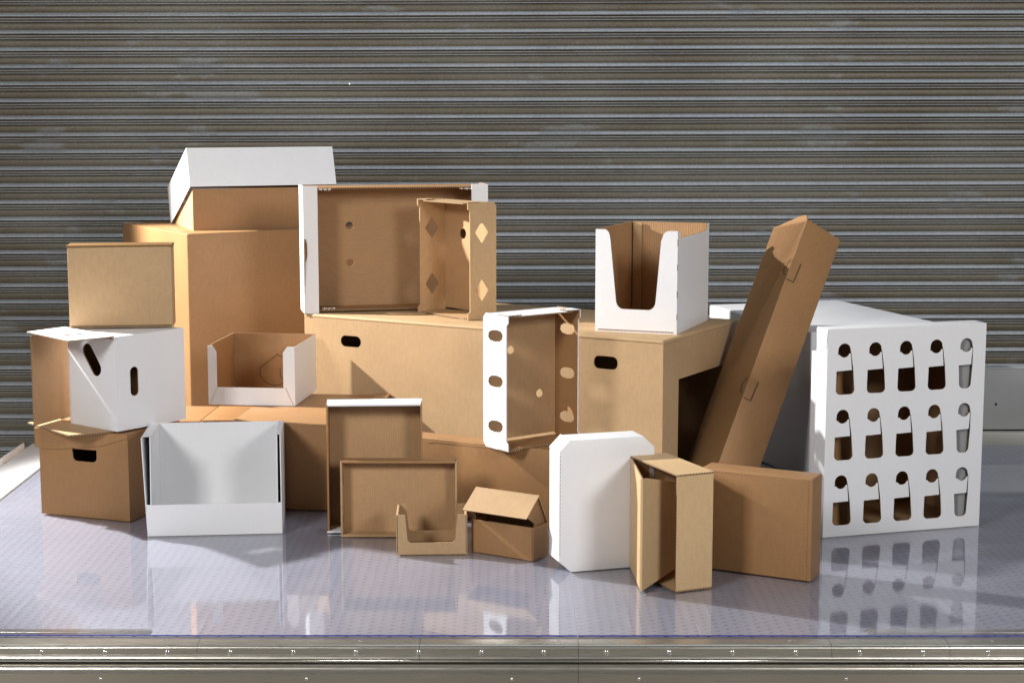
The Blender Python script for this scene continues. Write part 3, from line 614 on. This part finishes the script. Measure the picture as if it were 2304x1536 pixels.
def crate(k, name, label, outm, innm, holes_side, holes_floor, floor_out):
    q, w, d, H = dims(k); r = root_of(q, name, label, 'crate')
    side = bevelled_side(H, d)
    P = [(x, y) for x, y in side]
    mb = MB(); left(mb, P, w, d, H, holes_side, th=.0035, out=outm, inn=innm, edge=outm, holeedge=EDGE); mb.build('side_wall', r)
    mb = MB(); right(mb, P, w, d, H, holes_side, th=.0035, out=outm, inn=innm, edge=outm, holeedge=EDGE); mb.build('side_wall', r)
    mb = MB(); back(mb, rect(.0036, .013, w - .0036, H - .013), w, d, H, holes_floor, th=.0035, out=floor_out, inn=KIN, holeedge=EDGE); mb.build('crate_floor', r)
    for z, nme in ((.006, 'end_wall'), (H - .003, 'end_wall')):
        mb = MB(); mb.panel([(.004, .018), (.03, 0.004), (w - .03, .004), (w - .004, .018), (w - .004, d - .004), (.004, d - .004)], (), (0, 0, z), X, Y, th=.0035, out=outm if z > .1 else innm, inn=innm if z > .1 else outm, raw='a'); mb.build(nme, r)
        # corner tabs folded over the end walls
        for sx in (0, 1):
            mb = MB(); tri = [(.0, 0), (.052, .002), (.040, .020), (.046, .040), (.0, .05)]
            tri = [(x if not sx else w - x, y) for x, y in tri]
            mb.panel(tri, (), (0, 0, z + (.0042 if z > .1 else -.0038)), X, Y, th=.003, out=outm if z > .1 else innm, inn=innm if z > .1 else outm, raw='a'); mb.build('corner_tab', r)
    return r, q, w, d, H
q, w, d, H = dims('H')
fl1 = (w - .5 * 0, 0)
crate('H', 'produce_crate', 'white crate with three hand holes per side standing on end on the low brown carton', WHITE, KRAFTR,
      [octo(d * .50, H * f, .036, .0175) for f in (.842, .505, .170)], [circ(.098, H * .70, .0125), circ(.207, H * .345, .0125)], WHITE)
q, w, d, H = dims('G')
crate('G', 'produce_crate', 'brown crate with diamond cutouts standing on end on the long carton', KRAFT, KRAFT,
      [round_poly(dia(d * .49, H * f, .0285, .038)) for f in (.745, .252)], [circ(w * .37, H * .70, .018, .018)], KRAFT)

# F: large crate tray behind
q, w, d, H = dims('F'); r = root_of(q, 'fruit_tray', 'large shallow brown lined tray with white ends standing upright on the long carton', 'tray')
fw = .050
mb = MB(); c1 = inv_front('F', 789, 512); c2 = inv_front('F', 791, 603)
back(mb, rect(.004, .004, w - .004, H - .004), w, d, H, [circ(c1[0] + .012, c1[1] - .004, .0135), circ(c2[0] + .012, c2[1] + .006, .0135)], out=WHITE, inn=KFL, flute='v'); mb.build('tray_floor', r)
mb = MB(); left(mb, rect(.0036, 0, d, H), w, d, H, [rrect(.012, H * .50, .05, .076, .004)], out=WHITE, inn=KRAFTR, edge=WHITE, holeedge=EDGE); mb.build('side_wall', r)
mb = MB(); right(mb, rect(.0036, 0, d, H), w, d, H, out=WHITE, inn=KRAFTR, edge=WHITE); mb.build('side_wall', r)
mb = MB(); mb.panel(rect(.004, .012, w - .004, d - .004), (), (0, 0, H - .006), X, Y, th=.004, out=KRAFTR, inn=KRAFTR, raw='a'); mb.build('long_wall', r)
mb = MB(); mb.panel(rect(.004, .012, w - .004, d - .004), (), (0, 0, .010), X, Y, th=.004, out=KRAFTR, inn=WHITE, raw='a'); mb.build('long_wall', r)
hz_ = H * .50
def notch_l(x0, x1):
    return [(x0, 0.004), (x0 + .006, 0), (x1, 0), (x1, H), (x0, H), (x0, hz_ + .04), (x0 + .008, hz_ + .038), (x0 + .013, hz_ + .02), (x0 + .013, hz_ - .02), (x0 + .007, hz_ - .04), (x0, hz_ - .04)]
mb = MB(); front(mb, notch_l(0, fw), w, d, H, out=WHITE, inn=KRAFT, edge=WHITE, th=.0035); mb.build('folded_rim', r)
mb = MB(); front(mb, [(w - fw - .008, 0), (w, 0), (w, H - .008), (w - .012, H + .002), (w - fw - .008, H + .002)], w, d, H, out=WHITE, inn=KRAFT, edge=WHITE, th=.0035); mb.build('folded_rim', r)
# torn flute ends by the corners
for x0, z in ((fw + .004, H - .010), (w - fw - .05, H - .012), (fw + .012, .018)):
    mb = MB()
    for i in range(9):
        a = x0 + i * .0052 + random.uniform(-.001, .001); hh = random.uniform(.002, .007)
        mb.box(a, .003 + random.uniform(0, .004), z - hh, a + .0028, .012, z, WHITE if i % 3 else KRAFT)
    mb.build('torn_edge', r)

# I: white bin
q, w, d, H = dims('I'); r = root_of(q, 'display_bin', 'white display bin with a deep rounded front cutout standing on the long carton', 'display bin')
zn = H * .228
nt = [(0, 0), (w, 0), (w, H), (w * .895, H), *[(w * .815 + w * .075 * (1 - math.sin(R(a))) * 1 if False else w * (.815 + .08 * (1 - math.cos(R(90 - a)))), H * (.925 + .075 * math.sin(R(90 - a)))) for a in (20, 40, 60, 80)],
      (w * .80, H * .90), (w * .742, zn + H * .09), *[(w * (.652 + .09 * math.cos(R(a))), zn + H * .09 * (1 - math.sin(R(-a)))) for a in (0, -20, -40, -60, -80, -90)][::1],
      *[(w * (.345 - .09 * math.sin(R(a))), zn + H * .09 * (1 - math.cos(R(a)))) for a in (0, 20, 40, 60, 80, 90)],
      (w * .182, H * .90), *[(w * (.175 - .06 * (1 - math.cos(R(a)))), H * (.925 + .075 * math.sin(R(a)))) for a in (20, 45, 70)], (w * .12, H), (0, H)]
mb = MB(); front(mb, nt, w, d, H, out=WHITE, inn=KIN, edge=EDGE, holeedge=EDGE); mb.build('front_panel', r)
mb = MB()
right(mb, [(T4, 0), (d, 0), (d, H), (d - .022, H), (d - .022, H * .955), (d - .05, H * .93), (.03, H * .925), (.03, H * .985), (T4, H * .985)], w, d, H, out=WHITE, inn=KIN, edge=EDGE)
left(mb, rect(T4, 0, d, H), w, d, H, out=WHITE, inn=KIN, raw='t'); mb.build('side_panel', r)
mb = MB(); back(mb, rect(T4, 0, w - T4, H), w, d, H, out=WHITE, inn=KFL, raw='t'); mb.build('back_panel', r)
mb = MB(); bottom(mb, rect(T4, T4, w - T4, d - T4), w, d, H, out=KRAFT); mb.build('bottom_panel', r)
mb = MB(); mb.panel(rect(0, .004, .030, H - .004), (), (.009, d - .012, 0), X, Z, th=.004, out=KRAFT, inn=KRAFT, raw='a'); mb.build('glue_flap', r)
for z in (.14, .36, .36, .62, .86):
    strip([(w + .0001, .0005, H * z), (w + .0001, .0005, H * (z + .06))], .0028, EDGE, (.7, -.7, 0), .0007).build('lock_tab', r)
for a in range(2):
    strip([(.01, -.0001, .006), (w - .01, -.0001, .006)], .0034, EDGE, (0, -1, 0), .0004).build('bottom_seam', r) if a == 0 else None

# M: small brown tray with U front
q, w, d, H = dims('M'); r = root_of(q, 'cutout_tray', 'smallest brown tray with a U shaped front cutout at the centre front', 'display tray')
zb = H * .30; rr = .012
U_ = [(0, 0), (w, 0), (w, H), (w * .865, H), (w * .835, zb + .02), *arc(w * .835 - rr, zb + rr, rr, 0, -90, 6), *arc(w * .155 + rr, zb + rr, rr, -90, -180, 6), (w * .125, H), (0, H)]
mb = MB(); front(mb, U_, w, d, H, out=KRAFT, inn=KRAFTR, th=.003, raw='a', edge=KRAFT); mb.build('front_panel', r, bevel=0)
mb = MB(); back(mb, U_, w, d, H, out=KRAFT, inn=KRAFT, th=.003, edge=KRAFT); mb.build('back_panel', r)
mb = MB(); left(mb, rect(.003, 0, d - .003, H), w, d, H, th=.007, out=KRAFT, inn=KRAFT, edge=KRAFT); mb.build('side_panel', r, bevel=.002)
mb = MB(); right(mb, rect(.003, 0, d - .003, H), w, d, H, th=.007, out=KRAFT, inn=KRAFT, edge=KRAFT); mb.build('side_panel', r, bevel=.002)
mb = MB(); bottom(mb, rect(.003, .003, w - .003, d - .003), w, d, H, th=.003, out=KRAFT, inn=KRAFTR); mb.build('bottom_panel', r)
strip([(.003, -.0001, .005), (.003, -.0001, H - .003)], .0014, DARK, (0, -1, 0), .0003).build('fold_gap', r)
strip([(w - .003, -.0001, .005), (w - .003, -.0001, H - .003)], .0014, DARK, (0, -1, 0), .0003).build('fold_gap', r)

# N: small mailer with open lid
q, w, d, H = dims('N'); r = root_of(q, 'mailer_box', 'small brown mailer box with its lid half open at the centre front', CB)
t3 = .0028
mb = MB(); front(mb, rect(0, 0, w, H), w, d, H, th=t3, out=KRAFTR, inn=KRAFTR, raw='t'); mb.build('front_panel', r)
mb = MB(); back(mb, rect(0, 0, w, H), w, d, H, th=t3, out=KRAFT); left(mb, rect(t3, 0, d - t3, H), w, d, H, th=.006, out=KRAFTR); right(mb, rect(t3, 0, d - t3, H), w, d, H, th=.006, out=KRAFTR, edge=KRAFT)
bottom(mb, rect(t3, t3, w - t3, d - t3), w, d, H, th=t3); mb.build('box_body', r)
strip([(w - .0035, -.0001, .002), (w - .0035, -.0001, H - .004)], .0016, DARK, (0, -1, 0), .0003).build('fold_gap', r)
strip([(.004, -.0001, .002), (.004, -.0001, H - .002)], .0012, DARK, (0, -1, 0), .0003).build('fold_gap', r)
ap = Vector((0, d - .050, H + .086)); fe = Vector((0, d - .050 - .070, H + .086 - .052)); hg = Vector((0, d, H))
mb = MB(); u1 = (ap - hg); mb.panel(rect(0, 0, w, u1.length), (), Vector((w, d, H)), -X, u1.normalized(), th=t3, out=KRAFT, inn=KRAFTR); lidp = mb.build('lid', r)
mb = MB(); u2 = (ap - fe); mb.panel(rect(-.003, 0, w + .001, u2.length), (), fe, X, u2.normalized(), th=t3, out=KRAFT, inn=KRAFTR, raw='lrb', edge=KRAFT); mb.build('lid_front', r)
# ear of the lid on the right and left
for x_ in (w - .007, .004):
    mb = MB(); pts = [(ap.y, ap.z - .004), (hg.y - .002, hg.z + .01)]
    ear = [(d - .050, H + .083), (d - .004, H + .012), (d - .006, H - .002), *[(d - .030 + .034 * math.cos(R(a)), H + .012 + .030 * math.sin(R(a))) for a in range(-40, -185, -15)], (fe.y + .008, fe.z + .006)]
    mb.panel(ear, (), (x_, 0, 0), Y, Z, th=t3, out=KRAFTR, inn=KRAFTR, edge=KRAFT, raw='a'); mb.build('lid_ear', r)

# O: octagonal white box
q, w, d, H = dims('O'); r = root_of(q, 'octagonal_box', 'white flat box with cut off corners standing upright at the centre front', CB)
c = .030; cb = .034
octg = [(cb, 0), (w - .03, 0), (w, .03), (w, H - c), (w - c * 1.05, H), (c, H), (0, H - c), (0, cb * .9)]
mb = MB(); n = len(octg)
mb.panel(octg, (), (0, 0, 0), X, Z, th=d, out=WHITE, inn=WHITE, edge=WHITE); mb.build('box_body', r, bevel=.0022)
for (a, b2) in (((.0006, .05), (.0006, H - .035)),):
    k = 26
    mb = MB()
    for i in range(k):
        z = a[1] + (b2[1] - a[1]) * i / k; mb.box(.0022, -.0004, z, .0031, .0004, z + (b2[1] - a[1]) / k * .6, EDGE)
    mb.build('perforation', r)
for g in (range(4), range(6, 10)):
    mb = MB()
    for i in g:
        x_ = w * .30 + i * .0115; mb.box(x_, .0003, H - .0024, x_ + .007, .0014, H - .0012, EDGE)
    mb.build('perforation', r)
mb = MB(); mb.panel([(0, 0), (.045, 0), (.045, d), (0, d)], (), (-.0004 - .0, 0, H - c + .0), (Vector((c, 0, c))).normalized(), Y, th=.0008, out=WHITE, inn=WHITE, edge=EDGE, raw='a'); mb.build('corner_flap', r)

# P: brown box with a side door open
q, w, d, H = dims('P'); r = root_of(q, 'side_opening_box', 'tan upright box with its left side flap ajar at the right front', CB)
mb = MB()
front(mb, rect(0, .004, w, H - .0045), w, d, H, out=KRAFTL, raw='l'); right(mb, rect(T4, .004, d - T4, H - .0045), w, d, H, out=KRAFT); back(mb, rect(0, .004, w, H - .0045), w, d, H, out=KRAFT)
mb.build('box_body', r)
mb = MB(); mb.panel(rect(-.001, -.0015, w + .001, d), (), (0, 0, H), X, Y, th=.004, out=KRAFTL, raw='lb'); mb.build('top_panel', r)
mb = MB(); mb.panel(rect(0, -.001, w, d), (), (0, 0, .0035), X, Y, th=.0035, out=KRAFTL, raw='lb'); mb.build('bottom_panel', r)
rp = (Matrix.Translation((q[0], q[1], 0)) @ Matrix.Rotation(q[2], 4, 'Z')).inverted()
hgp = Vector((.0, d, 0)); outp = rp @ Vector((.330, 4.300, 0)); tk = rp @ Vector((.4290, 4.4243, 0))
u_ = (outp - hgp); Lp = u_.length
mb = MB(); hb = .003
mb.panel([(0, hb), (Lp, hb), (Lp, H - .008), (0, H - .004)], (), hgp, u_.normalized(), Z, th=-.0035, out=KIN, inn=KRAFT, raw='a') if False else mb.panel([(0, hb), (Lp, hb), (Lp, H - .008), (0, H - .004)], (), hgp, u_.normalized(), Z, th=.0035, out=KRAFTL, inn=KIN, raw='')
fp = mb.build('side_flap', r)
u2 = tk - outp; Lt = max(u2.length, .10)
mb = MB(); mb.panel([(0, hb), (.022, hb + .002), (Lt, .028), (Lt, H - .045), (.022, H - .012), (0, H - .010)], (), outp, u2.normalized(), Z, th=.0035, out=KRAFTL, inn=KIN, edge=EDGE, raw='rtb'); mb.build('tuck_flap', r)

# Q: flat brown carton
q, w, d, H = dims('Q'); r = root_of(q, 'flat_carton', 'flat brown carton standing on its long edge in front of the leaning box', CB)
solid(w, d, H, KRAFTR).build('carton_body', r, bevel=.0035)
strip([(w - .0105, -.0001, .003), (w - .0105, -.0001, H - .006)], .0014, EDGE, (0, -1, 0), .0006).build('fold_seam', r)
strip([(.03 + i * .011, -.0001, H - .0065 + random.uniform(-.0012, .0012)) for i in range(11)], .0012, EDGE, (0, -1, 0), .0006).build('perforated_seam', r)

# R: long leaning box
o_ = Vector((.9573, 5.6, .8691)); va = Vector((.8135, .3105, -.4918)); vb = Vector((-.4545, .867, -.2043)); vc = Vector((.363, .3897, .8464))
wa, wb, Lr = .146, .1845, .8974
va.normalize(); vc = (vc - va * vc.dot(va)).normalized(); vb = vc.cross(va).normalized() * (1 if vc.cross(va).dot(vb) > 0 else -1)
base = o_ - vc * Lr; low = min(base.z, (base + va * wa).z, (base + vb * wb).z, (base + va * wa + vb * wb).z)
r = thing('leaning_box', 'long narrow brown box leaning back between the long carton and the white carton', CB)
r.matrix_world = Matrix(((va.x, vb.x, vc.x, base.x), (va.y, vb.y, vc.y, base.y), (va.z, vb.z, vc.z, base.z - low + E0), (0, 0, 0, 1)))
mb = MB(); mb.box(0, 0, 0, wa, wb, Lr, KRAFTR); mb.build('box_body', r, bevel=.002)
# overlapping outer flap on the left face with locking tabs
mb = MB(); mb.panel([(.002, .0), (wb - .001, 0), (wb - .001, Lr - .005), (wb * .28, Lr + .018), *arc(.024, Lr - .002, .020, 80, 175, 6), (.002, Lr - .01)], (), (0, 0, 0), Y, Z, th=-.0035, out=KRAFTR, inn=KRAFTR, edge=EDGE, raw='l'); mb.build('outer_flap', r)
for zc in (.33, .80):
    zc = Lr * zc
    mb = MB(); mb.panel([(0, 0), (.030, .004), (.034, .070), (0, .080)], (), (-.001, -.0012, zc - .04), X, Z, th=.0012, out=KRAFTR, inn=KRAFTR, edge=EDGE, raw='a'); mb.build('lock_tab', r)
    strip([(.034, -.0026, zc + .030), (.030, -.0026, zc - .037), (.002, -.0026, zc - .040)], .0022, DARK, (0, -1, 0), .0003).build('tab_crease', r)
    strip([(-.0042, .004 + .020 * math.sin(R(a)), zc + .026 * math.cos(R(a))) for a in range(0, 181, 15)], .0026, DARK, (-1, 0, 0), .0004).build('thumb_cut', r)

# S: white display box with hooked cutouts, a hidden deep body added behind so the cutouts read dark
q, w, d, H = dims('S'); r = root_of(q, 'perforated_box', 'large white display box with three rows of five hooked cutouts at the right', 'display box')
def hooked(cx, cy, narrow=False):
    """cx, cy: centre of the upper round opening"""
    k = .0197
    lb = -.0225; bot = -.128; rw = .034 if not narrow else .015
    p = [(cx + a, cy + b) for a, b in (
        *arc(0, 0, k, 0, 180, 10), (-k - .0005, -.0125), (-k + .003, -.0125), *arc(0, -.003, k * .9, 215, 320, 8), (k * .85, -.0095), (k + .0005, -.0095))]
    kx = .0275 if not narrow else k
    p += [(cx + kx - .0025, cy - .058), (cx - .0235, cy - .0600)]
    rr_ = .014
    xl, xr = cx - .0245 + (0 if not narrow else .004), cx + (.0345 if not narrow else .0185)
    p += [(xl, cy + bot + rr_)] + arc(xl + rr_, cy + bot + rr_, rr_, 190, 270, 5) + arc(xr - rr_, cy + bot + rr_, rr_, 270, 355, 5)
    p += [(cx + kx + .0022, cy - .058), (cx + k + .0022, cy - .008)]
    return p
hs = []
for row in range(3):
    for col in range(5):
        hs.append(hooked(.054 + col * .0985, H - .0615 - row * .1915, col == 4))
mb = MB(); front(mb, rect(0, 0, w, H), w, d, H, hs, out=WHITE, inn=KRAFT, th=.0035, holeedge=EDGE); mb.build('front_panel', r)
mb = MB(); left(mb, rect(.0036, 0, d, H), w, d, H, out=WHITE, inn=KIN, edge=WHITE); right(mb, rect(.0036, 0, d, H), w, d, H, out=WHITE, inn=KIN, edge=WHITE)
bottom(mb, rect(T4, .0036, w - T4, d), w, d, H, out=WHITE, inn=WHITE); mb.build('box_body', r)
dp, x0, H2 = .30, .135, .49
mb = MB(); xw = w - .006 - x0
mb.panel(rect(0, 0, w - .008, H - .0045 - H2), (), (w - .0042, d, H2), -X, Z, th=.004, out=WHITE, inn=KRAFTR, edge=WHITE)
mb.panel(rect(0, .004, x0 - .005, H2 - .0005), (), (x0 - .0006, d, 0), -X, Z, th=.004, out=WHITE, inn=KRAFTR, edge=WHITE); mb.build('back_panel', r)
mb = MB(); mb.panel(rect(0, 0, dp, H2 - .0045), (), (x0, d + dp, 0), -Y, Z, th=.004, out=WHITE, inn=KIN, edge=WHITE); mb.panel(rect(.0005, 0, dp, H2 - .0045), (), (w - .006, d, 0), Y, Z, th=.004, out=WHITE, inn=KIN, edge=WHITE)
mb.panel(rect(.0045, 0, xw - .0045, H2 - .0045), (), (w - .006, d + dp, 0), -X, Z, th=.004, out=WHITE, inn=KIN, edge=WHITE); mb.panel(rect(0, 0, xw, dp), (), (x0, d + .0005, H2 - .0006), X, Y, th=.0035, out=WHITE, inn=KIN, edge=WHITE)
mb.panel(rect(.0045, 0, xw - .0045, dp - .0045), (), (x0, d + .0005, .004), X, Y, th=.0035, out=KIN, inn=WHITE, edge=WHITE); mb.build('hidden_deep_body', r)
mb = MB(); mb.panel(rect(0, .0005, w, d), (), (0, 0, H + .0005), X, Y, th=.004, out=WHITE, inn=KIN, edge=WHITE); mb.build('top_panel', r, bevel=.0012)
mb = MB(); mb.panel([(.004, 0), (d - .004, .004), (d + .002, .055), (.0, .055)], (), (-.0014, d, H - .060), -Y, Z, th=.0014, out=WHITE, inn=WHITE, edge=EDGE, raw='b'); mb.build('corner_flap', r)
strip([(-.0003, d - .003, .01 + i * .0065) if i % 2 else (-.0003, d - .0015, .01 + i * .0065) for i in range(80)], .0014, WHITE, (-1, 0, 0), .0008).build('perforated_edge', r)
mb = MB(); mb.panel(rect(0, 0, .03, .05), (), (w + .0015, .012, H - .058), Y, Z, th=.0015, out=KRAFTR, inn=KRAFTR); mb.build('tuck_tab', r); mb = MB(); mb.panel(rect(0, 0, .03, .045), (), (w + .0035, .012, .004), Y, Z, th=.0035, out=KRAFTR, inn=KRAFTR); mb.build('tuck_tab', r)
mb = MB()   # curled white liner behind the last column, its shade painted in as grey
cxl = w - .052
pts = [(cxl + .030 * math.cos(R(a)), .034 + .022 * math.sin(R(a))) for a in range(180, 361, 15)]
for a, b2 in zip(pts[:-1], pts[1:]): mb.face([(*a, .004), (*b2, .004), (*b2, H - .005), (*a, H - .005)], [(0, 0), (.01, 0), (.01, .6), (0, .6)], SHADEL)
mb.build('liner_tube', r, smooth=True)
